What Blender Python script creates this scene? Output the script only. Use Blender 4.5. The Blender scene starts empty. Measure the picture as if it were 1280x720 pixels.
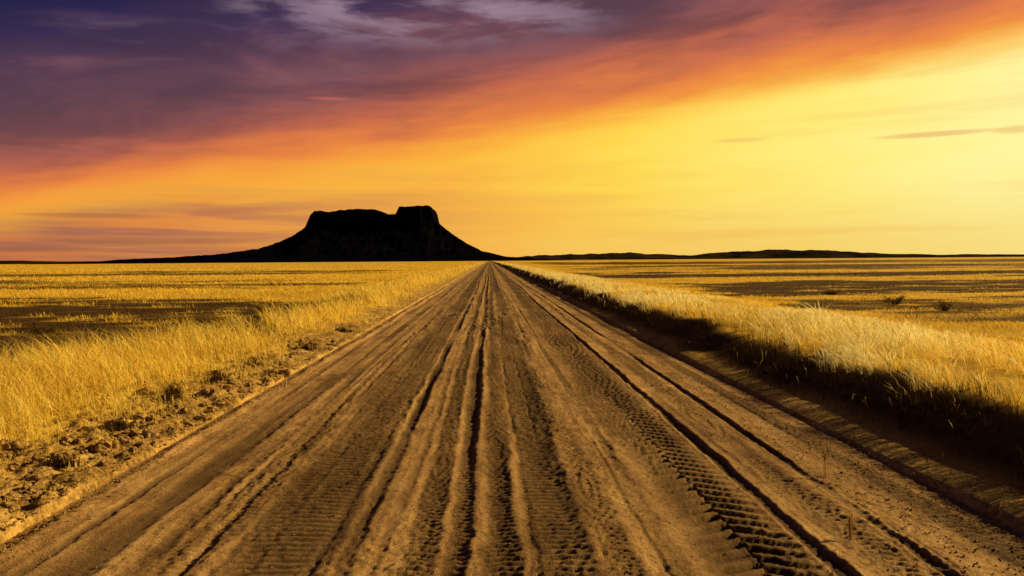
import bpy, math, random
import numpy as np
from mathutils import Vector, Matrix, Euler
random.seed(4); rng = np.random.default_rng(7)
S = bpy.context.scene; COL = S.collection
R = math.radians
CAMH = 2.0
SUN_AZ, SUN_EL = 73.0, 22.0

# ------------------------------------------------------------------ helpers
def srgb(r, g, b):
    f = lambda c: ((c/255+.055)/1.055)**2.4 if c/255 > .04045 else c/255/12.92
    return (f(r), f(g), f(b), 1)
TAB = [np.random.default_rng(100+i).random((256, 256)) for i in range(6)]
def vn(x, y, s=0):
    T = TAB[s % 6]
    xi = np.floor(x).astype(np.int64); yi = np.floor(y).astype(np.int64)
    fx = x-xi; fy = y-yi
    fx = fx*fx*(3-2*fx); fy = fy*fy*(3-2*fy)
    a = T[xi & 255, yi & 255]; b = T[(xi+1) & 255, yi & 255]
    c = T[xi & 255, (yi+1) & 255]; d = T[(xi+1) & 255, (yi+1) & 255]
    return (a*(1-fx)+b*fx)*(1-fy)+(c*(1-fx)+d*fx)*fy
def fbm(x, y, o=4, s=0):
    v = 0; a = .5; t = 0
    for k in range(o):
        v = v+a*vn(x*2**k+17.3*k, y*2**k+5.1*k, s+k); t += a; a *= .5
    return v/t
def ss(a, b, x):
    t = np.clip((x-a)/(b-a), 0, 1); return t*t*(3-2*t)
def mesh(name, V, F, smooth=True):
    me = bpy.data.meshes.new(name)
    V = np.asarray(V, dtype=np.float32); F = np.asarray(F, dtype=np.int32)
    me.vertices.add(len(V)); me.vertices.foreach_set('co', V.ravel())
    k = F.shape[1]
    me.loops.add(F.size); me.loops.foreach_set('vertex_index', F.ravel())
    me.polygons.add(len(F)); me.polygons.foreach_set('loop_start', np.arange(0, F.size, k, dtype=np.int32))
    me.polygons.foreach_set('use_smooth', np.full(len(F), smooth))
    me.update(calc_edges=True)
    return me
def attr(me, name, arr):
    a = me.attributes.new(name, 'FLOAT_COLOR', 'POINT')
    if arr.shape[1] == 3: arr = np.concatenate([arr, np.ones((len(arr), 1))], 1)
    a.data.foreach_set('color', arr.astype(np.float32).ravel())
def link(name, me, mat=None, parent=None, **p):
    o = bpy.data.objects.new(name, me); COL.objects.link(o)
    if mat is not None and not me.materials: me.materials.append(mat)
    if parent: o.parent = parent
    for k, v in p.items(): o[k] = v
    return o
def gridfaces(nr, nc):
    i = np.arange(nr-1)[:, None]*nc+np.arange(nc-1)[None]
    i = i.ravel()
    return np.stack([i, i+1, i+nc+1, i+nc], 1)

class NT:
    def __init__(s, nt): s.nt = nt; s.n = nt.nodes; s.l = nt.links
    def new(s, t, **k):
        n = s.n.new(t)
        for a, b in k.items(): setattr(n, a, b)
        return n
    def put(s, sock, v):
        if isinstance(v, bpy.types.NodeSocket): s.l.new(v, sock)
        else: sock.default_value = v
    def m(s, op, a, b=0.0, c=None, clamp=False):
        n = s.new('ShaderNodeMath', operation=op, use_clamp=clamp)
        s.put(n.inputs[0], a); s.put(n.inputs[1], b)
        if c is not None: s.put(n.inputs[2], c)
        return n.outputs[0]
    def sm(s, x, a, b):
        n = s.new('ShaderNodeMapRange', interpolation_type='SMOOTHSTEP')
        s.put(n.inputs[0], x); n.inputs[1].default_value = a; n.inputs[2].default_value = b
        return n.outputs[0]
    def mix(s, f, a, b, mode='MIX'):
        n = s.new('ShaderNodeMix', data_type='RGBA', blend_type=mode)
        s.put(n.inputs[0], f); s.put(n.inputs[6], a); s.put(n.inputs[7], b)
        return n.outputs[2]
    def noise(s, vec, scale, detail=4, rough=.55, dist=0):
        n = s.new('ShaderNodeTexNoise')
        if vec is not None: s.l.new(vec, n.inputs['Vector'])
        n.inputs['Scale'].default_value = scale; n.inputs['Detail'].default_value = detail
        n.inputs['Roughness'].default_value = rough; n.inputs['Distortion'].default_value = dist
        return n.outputs['Fac']
    def ramp(s, f, stops):
        n = s.new('ShaderNodeValToRGB'); s.put(n.inputs[0], f)
        e = n.color_ramp.elements
        e[0].position, e[0].color = stops[0]; e[1].position, e[1].color = stops[1]
        for p, c in stops[2:]:
            q = e.new(p); q.color = c
        return n.outputs[0]
    def xyz(s, x, y, z=0.0):
        n = s.new('ShaderNodeCombineXYZ')
        s.put(n.inputs[0], x); s.put(n.inputs[1], y); s.put(n.inputs[2], z)
        return n.outputs[0]
def material(name):
    m = bpy.data.materials.new(name); m.use_nodes = True; m.node_tree.nodes.clear()
    t = NT(m.node_tree); out = t.new('ShaderNodeOutputMaterial')
    return m, t, out

# ------------------------------------------------------------------ world sky
W = bpy.data.worlds.new('World'); S.world = W; W.use_nodes = True
W.cycles.sampling_method = 'MANUAL'; W.cycles.sample_map_resolution = 256
W.node_tree.nodes.clear(); t = NT(W.node_tree)
wout = t.new('ShaderNodeOutputWorld')
tc = t.new('ShaderNodeTexCoord'); sp = t.new('ShaderNodeSeparateXYZ'); t.l.new(tc.outputs['Generated'], sp.inputs[0])
az = t.m('ARCTAN2', sp.outputs[0], sp.outputs[1])
el = t.m('ARCSINE', sp.outputs[2])
U0 = t.m('DIVIDE', az, .57); V = t.m('DIVIDE', el, .31)
U = t.m('MAXIMUM', t.m('MINIMUM', U0, 1.7), -1.7)
Vs = t.m('SUBTRACT', V, t.m('MULTIPLY', U, .16))
nbig = t.m('SUBTRACT', t.noise(t.xyz(t.m('MULTIPLY', U0, 1.5), t.m('MULTIPLY', Vs, 3.6), 3.1), 1.0, 4, .55, .4), .5)
nstr = t.m('SUBTRACT', t.noise(t.xyz(t.m('MULTIPLY', U0, 2.0), t.m('MULTIPLY', Vs, 7.0), 8.7), 1.0, 4, .55, .3), .5)
Vb = t.m('ADD', .475, t.m('ADD', t.m('MULTIPLY', U, .30), t.m('MULTIPLY', t.m('MULTIPLY', U, U), -.03)))
tt = t.m('MULTIPLY', t.m('SUBTRACT', V, Vb), t.m('SUBTRACT', 1.12, t.m('MULTIPLY', U, .18)))
tt = t.m('ADD', tt, t.m('ADD', t.m('MULTIPLY', nbig, .26), t.m('MULTIPLY', nstr, .16)))
up = t.ramp(t.m('ADD', tt, .1), [
    (0.0, srgb(255, 206, 54)), (.11, srgb(250, 170, 50)), (.21, srgb(232, 128, 58)), (.30, srgb(192, 100, 70)),
    (.40, srgb(148, 82, 76)), (.52, srgb(110, 68, 78)), (.68, srgb(84, 54, 74)), (.84, srgb(56, 38, 78)), (1.0, srgb(22, 17, 66))])
Uw = t.m('ADD', t.m('MULTIPLY', t.m('ADD', U, t.m('MULTIPLY', nstr, .5)), .5), .5)
low = t.ramp(Uw, [(0.0, srgb(212, 108, 52)), (.22, srgb(234, 138, 54)), (.45, srgb(250, 180, 58)), (.66, srgb(254, 216, 74)), (.84, srgb(254, 235, 120)), (1.0, srgb(254, 242, 152))])
hz = t.m('MULTIPLY', t.m('SUBTRACT', 1.0, t.sm(V, 0.0, .36)), .7)
low = t.mix(hz, low, t.ramp(Uw, [(0.0, srgb(190, 112, 68)), (.5, srgb(240, 174, 78)), (1.0, srgb(240, 206, 112))]))
nb = t.noise(t.xyz(t.m('MULTIPLY', U0, 1.3), t.m('MULTIPLY', V, 13.0), 1.7), 1.0, 4, .6, .3)
bars = t.m('MULTIPLY', t.sm(nb, .42, .60), t.m('MULTIPLY', t.m('SUBTRACT', 1.0, t.sm(U, -.85, .2)), t.m('SUBTRACT', 1.0, t.sm(V, .10, .55))))
low = t.mix(t.m('MULTIPLY', bars, .8), low, srgb(150, 92, 82))
faint = t.m('MULTIPLY', t.sm(nb, .5, .7), t.sm(U, -.5, .4))
low = t.mix(t.m('MULTIPLY', faint, .28), low, srgb(232, 168, 76))
sky = t.mix(t.sm(tt, -.14, .08), low, up)
nt2 = t.noise(t.xyz(t.m('MULTIPLY', U0, 2.2), t.m('MULTIPLY', Vs, 5.4), 22.0), 1.0, 5, .56, .4)
deck = t.sm(tt, .06, .28)
sky = t.mix(t.m('MULTIPLY', t.m('MULTIPLY', deck, t.sm(nt2, .42, .62)), .5), sky, srgb(62, 43, 58))
sky = t.mix(t.m('MULTIPLY', t.m('MULTIPLY', deck, t.sm(nt2, .48, .30)), .34), sky, srgb(156, 98, 98))
def ell(u0, v0, ru, rv, soft=.6):
    a = t.m('POWER', t.m('ABSOLUTE', t.m('DIVIDE', t.m('SUBTRACT', U0, u0), ru)), 2.0)
    b = t.m('POWER', t.m('ABSOLUTE', t.m('DIVIDE', t.m('SUBTRACT', V, v0), rv)), 2.0)
    e = t.m('SUBTRACT', 1.0, t.m('ADD', a, b))
    return t.sm(t.m('ADD', e, t.m('MULTIPLY', nt2, 1.2)), .55, .55+soft)
npat = t.noise(t.xyz(t.m('MULTIPLY', U0, 4.0), t.m('MULTIPLY', V, 9.5), 5.0), 1.0, 5, .58, .3)
gap = t.m('MULTIPLY', ell(-.14, .95, .46, .15, 1.2), t.sm(npat, .38, .60))
sky = t.mix(t.m('MULTIPLY', gap, .80), sky, srgb(172, 144, 160))
gap2 = t.m('MULTIPLY', ell(-.58, .83, .42, .06, 1.0), t.sm(npat, .40, .62))
sky = t.mix(t.m('MULTIPLY', gap2, .38), sky, srgb(136, 102, 120))
navy = t.m('MULTIPLY', t.m('SUBTRACT', 1.0, t.sm(U, -1.0, -.45)), t.sm(t.m('ADD', V, t.m('MULTIPLY', nstr, .3)), .66, .92))
sky = t.mix(t.m('MULTIPLY', navy, .8), sky, srgb(26, 19, 68))
for (a, b, c, d, k) in [(.90, .435, .13, .012, .5), (.54, .455, .07, .012, .32), (1.04, .43, .05, .016, .4), (-.70, .08, .24, .018, .6), (-.34, .63, .06, .008, .3), (-.95, .05, .2, .014, .6), (-.80, .17, .16, .012, .45)]:
    cc = srgb(222, 144, 78) if a > 0 else srgb(138, 88, 70)
    if b > .6: cc = srgb(236, 120, 90)
    sky = t.mix(t.m('MULTIPLY', ell(a, b, c, d, 1.1), k), sky, cc)
back = t.sm(t.m('ABSOLUTE', az), 1.35, 2.1)
sky = t.mix(back, sky, srgb(52, 38, 66))
over = t.sm(V, 1.25, 2.3)
sky = t.mix(over, sky, srgb(36, 25, 44))
b1 = t.new('ShaderNodeBackground'); t.l.new(sky, b1.inputs[0]); b1.inputs[1].default_value = 1.0
ns = t.new('ShaderNodeTexSky', sky_type='NISHITA', sun_disc=False)
ns.sun_elevation = R(SUN_EL); ns.sun_rotation = R(SUN_AZ)
b2 = t.new('ShaderNodeBackground'); t.l.new(ns.outputs[0], b2.inputs[0]); b2.inputs[1].default_value = .003
ad = t.new('ShaderNodeAddShader'); t.l.new(b1.outputs[0], ad.inputs[0]); t.l.new(b2.outputs[0], ad.inputs[1])
t.l.new(ad.outputs[0], wout.inputs[0])

sd = Vector((math.sin(R(SUN_AZ))*math.cos(R(SUN_EL)), math.cos(R(SUN_AZ))*math.cos(R(SUN_EL)), math.sin(R(SUN_EL))))
L = bpy.data.lights.new('sun', 'SUN'); L.energy = 6.2; L.angle = R(.6); L.color = (1, .69, .26)
lo = bpy.data.objects.new('sun', L); COL.objects.link(lo); lo.rotation_euler = sd.to_track_quat('Z', 'Y').to_euler()

# ------------------------------------------------------------------ terrain functions
def edgeR(y): return 4.0+.85*np.exp(-np.maximum(y, 0)/14)+.36*(fbm(y/1.6, y*0+3, 3, 1)-.5)
def edgeL(y): return -(4.20+.80*np.exp(-np.maximum(y, 0)/12)+1.3*(fbm(y/1.5, y*0+9, 3, 2)-.5))
def longw(y): return .35*(vn(y/95, y*0+.5, 3)-.5)*ss(40, 160, y)
def box(v, a, b, s): return ss(a-s, a+s, v)*(1-ss(b-s, b+s, v))
def scrub(x, y):
    n = fbm(x/9, y/3.5, 4, 1)-.5
    yn = y+n*16*np.clip(y/40, .3, 4)
    m = box(yn, 16, 46, 2)*(1-ss(-6.8, -5.0, x+n*5+1.8*ss(22, 14, y)))
    m = np.maximum(m, box(yn, 66, 86, 4)*(1-ss(-14, -7, x+n*6))*.8)
    m = np.maximum(m, box(yn, 130, 180, 6)*(1-ss(-26, -12, x))*.8)
    m = np.maximum(m, box(yn, 25, 36, 2)*ss(11, 13.5, x+n*6)*.9)
    m = np.maximum(m, box(yn, 42, 66, 2)*ss(11, 15, x+n*8))
    m = np.maximum(m, box(yn, 80, 118, 3)*ss(7, 13, x+n*10))
    m = np.maximum(m, box(yn, 150, 235, 8)*ss(10, 24, x+n*16)*.9)
    m = np.maximum(m, box(y+n*100, 310, 620, 20)*ss(16, 34, x))
    far = ss(50, 90, y)
    pat = (fbm(x/2.2+40, y/1.6, 4, 4)+.20*(vn(x*2.3, y*1.9, 2)-.5))*(1-far)+far*fbm(x/22, y/9, 3, 1)
    return np.clip(m*ss(.78, .56, pat+.32*(1-m)), 0, 1)
def rough(x, y, s=0): return fbm(x*7, y*7, 4, s)-.5
def ground(x, y):
    eR, eL = edgeR(y), edgeL(y)
    z = longw(y)+.0*x
    far = ss(10, 60, np.abs(x))*ss(15, 90, np.hypot(x, y))
    z = z+far*(1.0*(fbm(x/85, y/50, 3, 2)-.5))
    z = z+.10*(fbm(x/3, y/3, 3, 4)-.5)
    z = z+.46*ss(-.05, 1.15, x-eR)*(1-ss(3.2, 9, x-eR))*(.70+.7*vn(y/3.2, x*0+.3*x, 1))
    z = z-.07*box(x, 3.55, 4.1, .2)
    z = z+.12*ss(-3.5, -5.2, x)-.22*ss(-6.5, -10, x)
    near = np.clip(1-np.hypot(x, y)/45, 0, 1)
    vb = box(x, -6.2, -3.5, .3)
    cl = fbm(x*3.3, y*3.3, 4, 0)
    z = z+near*(vb*(.28*np.maximum(cl-.42, 0)+.10*rough(x, y)+.065*(fbm(x*17, y*17, 3, 2)-.5))+.02*rough(x, y, 2))
    return z
RUTS = [(-2.75, .12, .016, 0), (-2.35, .07, .010, 0), (-1.45, .34, .032, .10), (-.98, .07, .028, 0), (-.50, .10, .022, .08),
        (-.24, .085, .042, .09), (.05, .12, .026, .085), (.44, .24, .038, .10), (1.22, .05, .010, 0), (1.76, .38, .034, .19),
        (2.24, .05, .036, 0), (2.92, .05, .026, 0), (3.55, .12, .018, .11), (-3.12, .06, .012, 0), (-2.05, .12, .014, .08), (2.62, .12, .014, .10), (.84, .09, .012, .07)]
NB = len(RUTS)
_r = random.Random(12)
for k in range(34): RUTS.append((_r.uniform(-3.3, 3.7) if k % 2 else _r.uniform(-2.2, 1.2), _r.uniform(.018, .05), _r.uniform(.003, .009), 0))
def road_h(x, y):
    z = longw(y)-.012*(x-.2)**2*.35
    shade_tone = np.zeros_like(x)
    fade = 1-ss(30, 65, y)
    jit = (.06*(fbm(x*4, y*3.5, 3, 0)-.5)+.03*(fbm(x*20, y*20, 2, 1)-.5))*np.clip(1.3-y/60, .3, 1)
    for k, (c, w, d, p) in enumerate(RUTS):
        cc = c+.14*(vn(y/20+k*3.7, y*0+k, k)-.5)*ss(3, 20, y)+jit
        if k < NB:
            a = .20+1.2*vn(y/2.2+k, y*0+k, k+2)
            if p: a = np.maximum(a, .7)
        else:
            a = ss(.35, .65, vn(y/3.5+k*5, y*0+k, k+2)); cc = cc+.16*(vn(y/9+k*1.7, y*0+k, k+3)-.5)
        ww = w*(.75+.5*vn(y/1.6+k*2, y*0+k, k+1))
        q = np.abs(x-cc)/ww
        ins = np.exp(-q**4)
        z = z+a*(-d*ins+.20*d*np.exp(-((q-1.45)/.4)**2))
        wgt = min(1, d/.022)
        shade_tone = np.maximum(shade_tone, np.clip(a*1.2, 0, 1)*wgt*np.exp(-(q/1.15)**4))  # rut bottoms darkened in colour to stand for groove shade
        if p:
            ph = y/p+np.abs(x-cc)/w*(.9 if p > .15 else .4)+(x > cc)*.5*(p > .15)
            bar = ss(-.25, .35, np.sin(2*np.pi*ph)+1.0*(fbm(x*5, y*5, 2, 3)-.5))
            g_ = ss(.15, .4, vn(x*1.1+k, y*.6, 4)+.1) if p < .15 else ss(.0, .25, vn(x*1.4+k, y*.7, 4)+.05)
            z = z+fade*ins*bar*(.040 if p > .15 else .022)*g_
            shade_tone = shade_tone*(1-.32*fade*ins*bar)
    z = z+.045*np.exp(-((x+3.38+.14*(vn(y/3, y*0, 2)-.5)+jit)/.09)**2)*(.3+1.1*vn(y*2, y*0, 3))
    z = z-.05*box(x, 3.7, 4.3, .2)
    nr = np.clip(1-y/50, 0, 1)
    crumb = ss(.30, .62, fbm(x*1.4, y*.6, 3, 5))
    z = z+nr*(.012*(fbm(x*7, y*6, 4, 1)-.5)+.010*(fbm(x*30, y*30, 2, 2)-.5)+.030*(fbm(x*24, y*24, 3, 3)-.5)*crumb)
    shade_tone = shade_tone+.25*box(x+jit*3, 3.3, 4.6, .3)  # shadow of the bank painted along the right road edge
    return z, np.clip(shade_tone, 0, 1)

# ------------------------------------------------------------------ ground sheet
g = [9.0]
while g[-1] < 9000: g.append(g[-1]*1.07+.02)
xs = np.concatenate([-np.array(g[::-1]), np.arange(-8.95, -3.2, .026), np.arange(-3.2, 3.2, .3), np.arange(3.2, 8.97, .05), np.array(g)])
ys = [-40, -20, -8, -2, 1, 2.5]
while ys[-1] < 12: ys.append(ys[-1]*1.003+.004)
while ys[-1] < 80: ys.append(ys[-1]*1.006)
while ys[-1] < 12000: ys.append(ys[-1]*1.03)
ys = np.array(ys, dtype=float)
X, Y = np.meshgrid(xs, ys); Z = ground(X, Y)
inroad = box(X, -3.56, 3.95, .10)*(1-ss(1100, 1300, Y))
Z = Z-.4*inroad
me = mesh('ground', np.stack([X, Y, Z], -1).reshape(-1, 3), gridfaces(len(ys), len(xs)))
dirt = (1-ss(-.3, .5, X-edgeR(Y)))*(1-ss(-.3, 1.3, edgeL(Y)-X))
shade_face = box(X-edgeR(Y), .15, 1.0, .2)  # bank side towards the road: its shade is put into the ground colour
att = np.stack([dirt, np.maximum(scrub(X, Y), shade_face*.95), 0*X], -1).reshape(-1, 3); attr(me, 'zone', att)
gm, t, out = material('ground_soil_and_straw')
a = t.new('ShaderNodeAttribute', attribute_name='zone'); s3 = t.new('ShaderNodeSeparateXYZ'); t.l.new(a.outputs['Vector'], s3.inputs[0])
geo = t.new('ShaderNodeNewGeometry'); pos = geo.outputs['Position']
n1 = t.noise(pos, 1.3, 5, .6); n2 = t.noise(pos, 18, 4, .65); n3 = t.noise(pos, .03, 3, .5)
soil = t.ramp(t.m('ADD', t.m('MULTIPLY', n1, .5), t.m('MULTIPLY', n2, .5)), [(.36, (.10, .058, .020, 1)), (.5, (.44, .28, .085, 1)), (.64, (.76, .53, .18, 1))])
straw = t.mix(n3, t.mix(n2, (.55, .34, .040, 1), (.80, .54, .075, 1)), t.mix(n2, (.6, .38, .045, 1), (.86, .60, .09, 1)))
c = t.mix(s3.outputs[0], straw, soil)
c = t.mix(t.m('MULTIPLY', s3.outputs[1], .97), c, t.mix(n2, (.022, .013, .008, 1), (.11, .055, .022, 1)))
p = t.new('ShaderNodeBsdfPrincipled'); t.l.new(c, p.inputs['Base Color']); p.inputs['Roughness'].default_value = .95; p.inputs['Specular IOR Level'].default_value = .1
bm = t.new('ShaderNodeBump'); bm.inputs['Strength'].default_value = .9; bm.inputs['Distance'].default_value = .04
t.l.new(t.noise(pos, 30, 4, .7), bm.inputs['Height']); t.l.new(bm.outputs[0], p.inputs['Normal']); t.l.new(p.outputs[0], out.inputs[0])
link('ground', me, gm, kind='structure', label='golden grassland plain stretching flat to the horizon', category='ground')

# ------------------------------------------------------------------ dirt road
xs = np.arange(-3.75, 4.4, .0145)
ys = [2.4]
while ys[-1] < 55: ys.append(ys[-1]*1.0034)
while ys[-1] < 1290: ys.append(ys[-1]*1.014)
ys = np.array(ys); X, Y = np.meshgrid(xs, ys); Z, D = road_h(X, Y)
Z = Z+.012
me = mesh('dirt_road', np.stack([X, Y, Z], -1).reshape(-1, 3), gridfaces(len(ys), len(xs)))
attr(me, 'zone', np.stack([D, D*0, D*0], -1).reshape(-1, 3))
rm, t, out = material('rutted_dirt')
a = t.new('ShaderNodeAttribute', attribute_name='zone'); s3 = t.new('ShaderNodeSeparateXYZ'); t.l.new(a.outputs['Vector'], s3.inputs[0])
geo = t.new('ShaderNodeNewGeometry'); pos = geo.outputs['Position']
mp = t.new('ShaderNodeMapping'); mp.inputs['Scale'].default_value = (4.0, .30, 1); t.l.new(pos, mp.inputs[0])
ln = t.noise(mp.outputs[0], 1, 5, .65); n2 = t.noise(pos, 45, 4, .75); n1 = t.noise(pos, 2.2, 4, .6)
f = t.m('ADD', t.m('MULTIPLY', ln, .42), t.m('ADD', t.m('MULTIPLY', n2, .36), t.m('MULTIPLY', n1, .22)))
dry = t.ramp(f, [(.38, (.13, .072, .030, 1)), (.5, (.42, .255, .105, 1)), (.62, (.72, .48, .21, 1))])
shade_soil = t.mix(n2, (.020, .011, .007, 1), (.095, .054, .025, 1))  # near-black soil colour for the painted rut and edge shade
c = t.mix(t.m('MULTIPLY', s3.outputs[0], .90), dry, shade_soil)
p = t.new('ShaderNodeBsdfPrincipled'); t.l.new(c, p.inputs['Base Color']); p.inputs['Roughness'].default_value = .9; p.inputs['Specular IOR Level'].default_value = .15
bm = t.new('ShaderNodeBump'); bm.inputs['Strength'].default_value = 1.0; bm.inputs['Distance'].default_value = .018
t.l.new(t.noise(pos, 60, 4, .75), bm.inputs['Height']); t.l.new(bm.outputs[0], p.inputs['Normal']); t.l.new(p.outputs[0], out.inputs[0])
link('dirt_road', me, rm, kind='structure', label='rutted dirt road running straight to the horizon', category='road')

# ------------------------------------------------------------------ grass
gr, t, out = material('dry_grass')
a = t.new('ShaderNodeAttribute', attribute_name='tint')
d = t.new('ShaderNodeBsdfDiffuse'); tr = t.new('ShaderNodeBsdfTranslucent')
t.l.new(a.outputs['Color'], d.inputs[0]); t.l.new(a.outputs['Color'], tr.inputs[0])
mx = t.new('ShaderNodeMixShader'); mx.inputs[0].default_value = .38
t.l.new(d.outputs[0], mx.inputs[1]); t.l.new(tr.outputs[0], mx.inputs[2]); t.l.new(mx.outputs[0], out.inputs[0])

def blades(x, y, z, h, w, lean, tint, seed=None, az=None, wind=.12):
    n = len(x)
    if az is None: az = rng.uniform(0, 2*np.pi, n)
    la = rng.uniform(0, 2*np.pi, n)
    dx = np.cos(la)*lean-wind; dy = np.sin(la)*lean
    wx, wy = np.cos(az)*w*.5, np.sin(az)*w*.5
    V = np.zeros((n, 7, 3)); prof = np.tile(np.array([1., .85, .55]), (n, 1))
    if seed is not None: prof[seed] = np.array([.5, .45, 1.7])
    for k, s in enumerate([0, .38, .72]):
        bx = x+dx*h*s*s; by = y+dy*h*s*s; bz = z+h*s*(1-.12*s)-.03*(k == 0)
        V[:, 2*k, 0] = bx-wx*prof[:, k]; V[:, 2*k, 1] = by-wy*prof[:, k]; V[:, 2*k, 2] = bz
        V[:, 2*k+1, 0] = bx+wx*prof[:, k]; V[:, 2*k+1, 1] = by+wy*prof[:, k]; V[:, 2*k+1, 2] = bz
    V[:, 6, 0] = x+dx*h; V[:, 6, 1] = y+dy*h; V[:, 6, 2] = z+h*.86
    T = np.array([[0, 1, 3], [0, 3, 2], [2, 3, 5], [2, 5, 4], [4, 5, 6]])
    F = (np.arange(n)[:, None, None]*7+T[None]).reshape(-1, 3)
    C = np.repeat(tint[:, None, :], 7, 1).copy()
    return V.reshape(-1, 3), F, C.reshape(-1, 3)
def tone(n, a, b, k):
    return np.array(a)[None]*(1-k[:, None])+np.array(b)[None]*k[:, None]
N = 1000000
dd = np.exp(rng.uniform(np.log(4.2), np.log(1600), N)); th = rng.uniform(-.78, .78, N)
x = dd*np.sin(th); y = dd*np.cos(th)
tx = np.round(x/.22); ty = np.round(y/.22)
nearm = dd < 30
hx_ = vn(tx*7.31+.5, ty*3.77+.5, 1); hy_ = vn(tx*5.13+.5, ty*9.91+.5, 2)
x = np.where(nearm, x*.55+.45*(tx*.22+(hx_-.5)*.3), x); y = np.where(nearm, y*.55+.45*(ty*.22+(hy_-.5)*.3), y)
eR, eL = edgeR(y), edgeL(y)
offR = x-eR; offL = eL-x
sc = scrub(x, y)
clump = fbm(x*2.0, y*2.0, 3, 2); cl2 = fbm(x/2.2, y/2.2, 3, 5)
keep = (offR > 0) | (offL > -.9)
edge = np.where(offR > 0, ss(-.1, .5, offR), ss(-.9, 1.4, offL)*.85)
keep &= rng.random(N) < np.clip(edge*ss(.40, .54, clump+.16*edge)+.02, 0, 1)*(.10+.90*ss(.30, .55, cl2+.08))
keep &= rng.random(N) < np.clip(1-.5*sc, 0, 1)
keep &= rng.random(N) < np.where(dd > 300, .5, 1)
x, y, dd, sc, offR, offL, clump, cl2 = [v[keep] for v in (x, y, dd, sc, offR, offL, clump, cl2)]
n = len(x); right = offR > 0
off = np.where(right, offR, offL)
nf = ss(24, 14, y)
h = np.where(right, .12+.20*ss(0, 1.4, off), .13+.42*ss(-.3, 1.8, off))
h = h*(1-.70*ss(1.8+1.4*nf, 4.2+2.2*nf, off))*(.35+1.0*rng.random(n))*(.15+1.7*clump)*(.65+.7*cl2)
h = h*(1-.35*sc)
h = np.where(dd > 60, h*(1+dd/900), h)
w = np.clip(dd*.00046, .0022, .5)*(.6+.8*rng.random(n))
k = rng.random(n)
tint = tone(n, (.93, .64, .055), (.97, .80, .15), k)
br = (rng.random(n) < .16+.3*(cl2 > .58)); tint[br] = tone(br.sum(), (.46, .25, .03), (.72, .46, .07), k[br])
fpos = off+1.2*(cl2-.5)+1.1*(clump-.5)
shade_face = right & (rng.random(n) < .98*(1-ss(.78, 1.10, fpos))); tint[shade_face] = tone(shade_face.sum(), (.024, .014, .006), (.085, .046, .015), k[shade_face])  # dark brown reeds, deepened in tint to stand for the bank's shaded side
dk = (rng.random(n) < sc*1.4); tint[dk] = tone(dk.sum(), (.030, .017, .009), (.12, .065, .022), k[dk])
big = fbm(x/30, y/10, 4, 3)[:, None]; tint = tint*np.clip(.50+1.12*big, .6, 1.05)
crest = right & ~shade_face & (off < 5.5) & (sc < .4) & (rng.random(n) < .75*ss(.36, .56, cl2)+.2); tint[crest] = np.array([.98, .95, .56])  # pale seed heads, with sunlit highlights of the crest put into the tint
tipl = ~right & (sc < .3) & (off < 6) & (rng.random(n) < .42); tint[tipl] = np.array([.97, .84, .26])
dk &= ~crest & ~tipl
z = ground(x, y)
seed = (rng.random(n) < .2) & (dd < 60) & ~dk & ~shade_face | (crest & (dd < 60))
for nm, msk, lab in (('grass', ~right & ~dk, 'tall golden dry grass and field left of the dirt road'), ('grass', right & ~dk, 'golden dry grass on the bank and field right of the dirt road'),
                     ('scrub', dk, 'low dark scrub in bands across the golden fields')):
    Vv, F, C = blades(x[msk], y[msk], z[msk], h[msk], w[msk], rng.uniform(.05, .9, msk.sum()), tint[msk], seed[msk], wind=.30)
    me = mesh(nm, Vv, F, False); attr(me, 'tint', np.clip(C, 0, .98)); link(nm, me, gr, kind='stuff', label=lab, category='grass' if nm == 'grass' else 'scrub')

# ------------------------------------------------------------------ butte and hills
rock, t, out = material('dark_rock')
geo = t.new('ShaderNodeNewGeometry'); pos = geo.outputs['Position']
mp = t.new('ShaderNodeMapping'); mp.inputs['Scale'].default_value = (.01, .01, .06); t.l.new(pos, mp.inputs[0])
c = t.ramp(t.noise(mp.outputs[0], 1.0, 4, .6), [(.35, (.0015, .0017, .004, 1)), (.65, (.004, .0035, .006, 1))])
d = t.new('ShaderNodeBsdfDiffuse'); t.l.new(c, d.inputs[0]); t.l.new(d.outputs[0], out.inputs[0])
Dist = 3000; K = Dist/995
prof = [(60, 0), (110, 2), (150, 3), (190, 6), (240, 8), (290, 11), (330, 17), (352, 25), (368, 33), (380, 43), (386, 58), (391, 64), (400, 65), (412, 62), (425, 65), (445, 66), (470, 66), (480, 63), (489, 59), (498, 60), (502, 69), (515, 69), (530, 70), (542, 70), (545, 66), (548, 52), (558, 44), (572, 34), (590, 23), (610, 13), (640, 6), (700, 2), (760, 0)]
px = np.array([(a-612-8)*K for a, b in prof]); pz = np.array([b*K for a, b in prof])
gx = np.linspace(px[0], px[-1], 680); gv = np.linspace(-620, 620, 240)
X, Yv = np.meshgrid(gx, gv)
wob = 26*(fbm(X/60, Yv/60, 4, 1)-.5); wobv = 60*(fbm(X/70, Yv/90+7, 4, 2)-.5)
A = np.interp(X+wob*.2, px, pz)
av = np.abs(Yv+wobv)
B = np.interp(av, [0, 130, 150, 165, 200, 300, 450, 600], [400, 260, 205, 150, 122, 70, 22, 0])
Zb = np.minimum(A, B*(A.clip(0, 205)/205*.4+.6))
Zb = Zb+(fbm(X/14, Yv/30, 4, 3)-.5)*6*ss(3, 40, Zb)-4
Zb = np.where(np.abs(Yv) > 600, -6, Zb)
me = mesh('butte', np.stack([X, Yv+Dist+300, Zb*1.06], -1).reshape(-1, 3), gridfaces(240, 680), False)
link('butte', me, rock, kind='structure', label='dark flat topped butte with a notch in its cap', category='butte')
hillm, t, out = material('hill_scrub')  # mottled dark brown scrub colour
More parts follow.
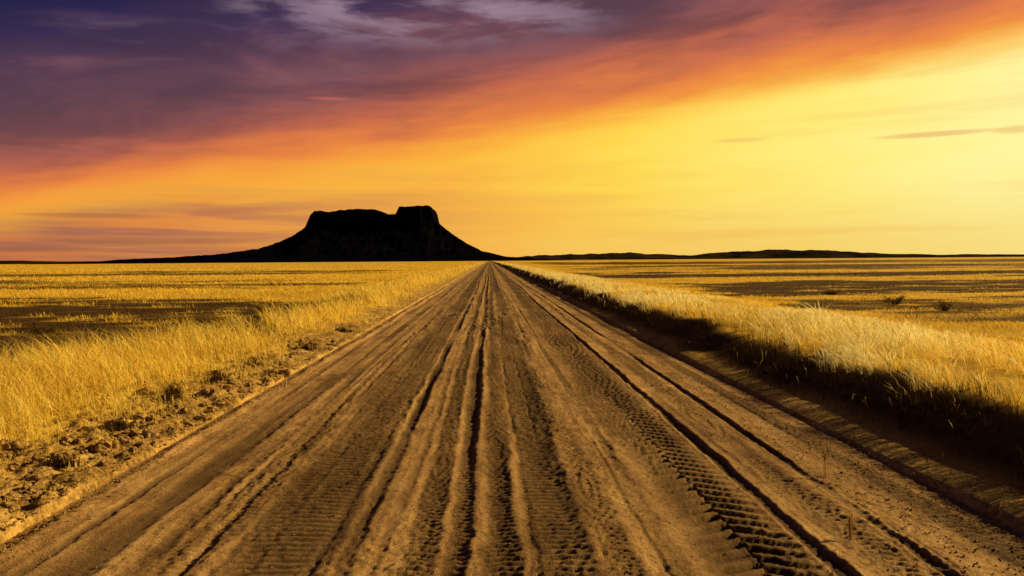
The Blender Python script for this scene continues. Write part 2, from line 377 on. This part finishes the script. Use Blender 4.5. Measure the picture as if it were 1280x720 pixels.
geo = t.new('ShaderNodeNewGeometry')
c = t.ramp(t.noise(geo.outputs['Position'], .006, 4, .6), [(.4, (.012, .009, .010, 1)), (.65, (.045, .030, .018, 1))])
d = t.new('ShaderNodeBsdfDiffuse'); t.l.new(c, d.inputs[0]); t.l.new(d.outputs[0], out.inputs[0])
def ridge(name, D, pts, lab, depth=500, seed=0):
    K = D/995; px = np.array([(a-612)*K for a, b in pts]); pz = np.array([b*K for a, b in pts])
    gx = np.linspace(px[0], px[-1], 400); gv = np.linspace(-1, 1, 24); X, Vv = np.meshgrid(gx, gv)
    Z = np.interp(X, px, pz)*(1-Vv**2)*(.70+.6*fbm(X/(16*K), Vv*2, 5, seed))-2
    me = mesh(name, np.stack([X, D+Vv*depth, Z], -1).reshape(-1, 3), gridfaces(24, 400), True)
    link(name, me, hillm, kind='structure', label=lab, category='hills')
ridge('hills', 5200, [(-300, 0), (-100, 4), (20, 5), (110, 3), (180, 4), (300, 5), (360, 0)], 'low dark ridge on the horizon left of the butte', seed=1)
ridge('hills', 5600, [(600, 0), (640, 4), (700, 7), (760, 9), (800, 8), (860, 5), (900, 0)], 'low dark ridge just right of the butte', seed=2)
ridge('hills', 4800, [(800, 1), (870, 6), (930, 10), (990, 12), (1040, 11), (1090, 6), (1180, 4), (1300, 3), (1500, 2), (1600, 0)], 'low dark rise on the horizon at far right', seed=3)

# ------------------------------------------------------------------ clods and gravel on the left verge
clodm, t, out = material('clod_earth')
tcn = t.new('ShaderNodeTexCoord')
c = t.ramp(t.noise(tcn.outputs['Object'], 2.2, 4, .6), [(.3, (.10, .058, .022, 1)), (.7, (.52, .34, .12, 1))])
p = t.new('ShaderNodeBsdfPrincipled'); t.l.new(c, p.inputs['Base Color']); p.inputs['Roughness'].default_value = .95; p.inputs['Specular IOR Level'].default_value = .1
t.l.new(p.outputs[0], out.inputs[0])
import bmesh
def clod_mesh(i):
    b = bmesh.new(); bmesh.ops.create_icosphere(b, subdivisions=3, radius=1)
    rr = random.Random(i)
    sx, sy, sz = rr.uniform(.8, 1.3), rr.uniform(.7, 1.2), rr.uniform(.5, .8)
    for v in b.verts:
        co = np.array(v.co)
        nn = fbm(np.array([co[0]*2.0+i*3+co[2]]), np.array([co[1]*2.0+co[2]*1.3+i]), 4, i)[0]
        v.co = v.co*(.35+1.35*nn); v.co.x *= sx; v.co.y *= sy; v.co.z *= sz
    me = bpy.data.meshes.new('dirt_clod'); b.to_mesh(me); b.free(); me.materials.append(clodm)
    return me
CM = [clod_mesh(i) for i in range(8)]
rr = random.Random(5)
for i in range(290):
    yy = math.exp(rr.uniform(math.log(5.6), math.log(20)))
    e = float(edgeL(np.array([yy]))[0]); xx = rr.uniform(e-.5, -3.6)
    s = rr.uniform(.03, .065) if rr.random() < .85 else rr.uniform(.065, .105)
    o = bpy.data.objects.new('dirt_clod', CM[i % 8]); COL.objects.link(o)
    o.location = (xx, yy, float(ground(np.array([xx]), np.array([yy]))[0])+s*.15); o.scale = (s, s, s); o.rotation_euler = (rr.uniform(-.3, .3), rr.uniform(-.3, .3), rr.uniform(0, 6.28))
    o['label'] = 'rough brown dirt clod among many on the bare verge below the left grass'; o['category'] = 'dirt clod'; o['group'] = 'dirt clods on the left verge'
ng = 22000
yy = np.exp(rng.uniform(np.log(4.6), np.log(30), ng)); xx = np.where(rng.random(ng) < .7, rng.uniform(-6.2, -3.3, ng), np.where(rng.random(ng) < .5, rng.uniform(3.0, 4.6, ng), rng.uniform(-3.4, 4, ng)))
hx = np.where((xx < -3.55) | (xx > 3.95), ground(xx, yy), road_h(xx, yy)[0]+.012)
s = rng.uniform(.004, .019, ng)*np.where((xx > -3.4) & (xx < 3), .6, np.where(xx > 0, .7, 1))
oc = np.array([[1, 0, 0], [-1, 0, 0], [0, 1, 0], [0, -1, 0], [0, 0, .8], [0, 0, -.6]]); of = np.array([[0, 2, 4], [2, 1, 4], [1, 3, 4], [3, 0, 4], [2, 0, 5], [1, 2, 5], [3, 1, 5], [0, 3, 5]])
Vv = oc[None]*(s[:, None, None])*rng.uniform(.6, 1.3, (ng, 6, 3))+np.stack([xx, yy, hx+s*.3], -1)[:, None, :]
me = mesh('gravel', Vv.reshape(-1, 3), (np.arange(ng)[:, None, None]*6+of[None]).reshape(-1, 3), False)
link('gravel', me, clodm, kind='stuff', label='loose gravel and crumbs of earth along both road edges', category='gravel')

# ------------------------------------------------------------------ tussocks, shrubs, stalks
def gz(x, y): return float(ground(np.array([float(x)]), np.array([float(y)]))[0])
def tussock(x, y, r, h, lab, n=300):
    a = rng.uniform(0, 6.28, n); q = r*rng.random(n)**.7*(.6+.5*np.sin(a*2+x*9))
    bx, by = np.cos(a)*q*1.3, np.sin(a)*q
    k = rng.random(n); tn = tone(n, (.03, .018, .008), (.13, .075, .025), k)
    hh = h*rng.uniform(.3, 1.1, n)*(.6+.5*np.sin(a*3+y*5))
    Vv, F, C = blades(bx, by, bx*0, np.abs(hh)+.02, np.full(n, .007), rng.uniform(.2, 1.2, n), tn)
    me = mesh('dry_tussock', Vv, F, False); attr(me, 'tint', C)
    o = link('dry_tussock', me, gr, label=lab, category='tussock', group='tussocks along the foot of the left grass'); o.location = (x, y, gz(x, y)+.02)
for i, (px_, py_, r, h, lab) in enumerate([
    (75, 588, .15, .12, 'dark low tussock nearest the camera on the left verge'),
    (152, 540, .15, .12, 'dark tussock on the stony left verge, second from the camera'),
    (218, 503, .22, .22, 'dark round tussock at the foot of the left grass, third from the camera'),
    (272, 482, .22, .21, 'dark tussock at the foot of the left grass, fourth from the camera'),
    (318, 463, .18, .17, 'dark tussock at the left grass edge, fifth from the camera'),
    (384, 438, .19, .19, 'small dark tussock at the left grass edge, sixth from the camera'),
    (430, 414, .20, .20, 'tiny dark tussock farthest along the left grass edge')]):
    dI = 1990/(py_-325); tussock((px_-612)/995*dI, dI, r, h, lab)
leafm, t, out = material('shrub_leaves')
oi = t.new('ShaderNodeNewGeometry')
c = t.mix(t.noise(oi.outputs['Position'], 6, 3), (.03, .020, .010, 1), (.12, .075, .025, 1))
d = t.new('ShaderNodeBsdfDiffuse'); t.l.new(c, d.inputs[0]); t.l.new(d.outputs[0], out.inputs[0])
def shrub(x, y, r, h, lab):
    root = link('shrub', None, label=lab, category='shrub', group='dark shrubs scattered in the fields'); root.location = (x, y, gz(x, y)-.04)
    ns = 9; V = []; F = []; tips = []
    for s in range(ns):
        a = random.uniform(0, 6.28); L_ = random.uniform(.3, 1.0); e = (math.cos(a)*r*L_*1.3, math.sin(a)*r*L_, h*random.uniform(.25, .95)*(1.2-.6*L_)); b = len(V)
        for (pp, rad) in (((0, 0, -.05), .025), ((e[0]*.35, e[1]*.35, e[2]*.5), .016), (e, .004)):
            for q in range(5): V.append((pp[0]+rad*math.cos(q*1.2566), pp[1]+rad*math.sin(q*1.2566), pp[2]))
        for l in range(2):
            for q in range(5): F.append((b+l*5+q, b+l*5+(q+1) % 5, b+l*5+5+(q+1) % 5, b+l*5+5+q))
        tips.append(e)
    link('stem', mesh('stem', V, F), leafm, root)
    V = []; F = []
    for e in tips:
        for q in range(70):
            c = Vector(e)*random.uniform(.35, 1.15)+Vector([random.gauss(0, r*.15) for _ in range(3)]); c.z = max(c.z, .02)
            u = Vector([random.gauss(0, 1) for _ in range(3)]).normalized(); v = u.orthogonal().normalized(); s = random.uniform(.03, .06)*r/.5
            b = len(V); V += [tuple(c-u*s), tuple(c+v*s*.45), tuple(c+u*s), tuple(c-v*s*.45)]; F.append((b, b+1, b+2, b+3))
    link('foliage', mesh('foliage', V, F, False), leafm, root)
for (px_, py_, r, h, lab) in [
    (325, 386, .40, .60, 'dark shrub standing alone in the scrubby band left of the road, below the butte'),
    (215, 402, .40, .36, 'wide dark shrub in the scrubby band, left of the lone upright shrub'),
    (60, 408, .40, .32, 'low dark shrub at the left end of the scrubby band'),
    (1128, 384, .40, .68, 'upright dark shrub in the right field, tallest of that side'),
    (1192, 394, .34, .40, 'low dark shrub in the right field, just right of the tallest'),
    (1046, 372, .45, .44, 'small dark shrub in the right field, left of the tallest')]:
    dI = 1990/(py_-325); shrub((px_-612)/995*dI, dI, r, h, lab)
def stalk(x, y, h, lab):
    root = link('dry_plant', None, label=lab, category='dry plant', group='dry stalks on the right side of the road'); zz = float(road_h(np.array([x]), np.array([y]))[0][0])+.01; root.location = (x, y, zz)
    n = 5; V, F, C = blades(rng.normal(0, .010, n), rng.normal(0, .010, n), np.zeros(n), h*rng.uniform(.75, 1.1, n), np.full(n, .007), rng.uniform(.02, .15, n), tone(n, (.18, .10, .04), (.30, .18, .07), rng.random(n)), wind=0)
    me = mesh('stem', V, F, False); attr(me, 'tint', C); link('stem', me, gr, root)
    n = 24; a = rng.random(n); V, F, C = blades(rng.normal(0, .010, n), rng.normal(0, .010, n), h*(.45+.45*a), np.full(n, .04), np.full(n, .006), rng.uniform(.2, .6, n), tone(n, (.20, .11, .04), (.34, .20, .07), a), wind=0)
    me = mesh('seed_head', V, F, False); attr(me, 'tint', C); link('seed_head', me, gr, root)
stalk(3.08, 7.2, .36, 'thin dry stalk on the right side of the road, farther and taller of the two')
stalk(2.56, 5.55, .20, 'thin dry stalk on the right side of the road, nearer and shorter of the two')

# ------------------------------------------------------------------ camera
cd = bpy.data.cameras.new('camera'); cd.lens = 28; cd.sensor_width = 36; cd.clip_end = 40000; cd.clip_start = .1
co = bpy.data.objects.new('camera', cd); COL.objects.link(co)
co.matrix_world = Matrix.Translation((0, 0, CAMH)) @ Matrix.Rotation(R(-1.6), 4, 'Z') @ Matrix.Rotation(R(90-2.0), 4, 'X') @ Matrix.Rotation(R(-.42), 4, 'Z')
S.camera = co
S.view_settings.view_transform = 'Standard'; S.view_settings.look = 'None'; S.view_settings.exposure = 0
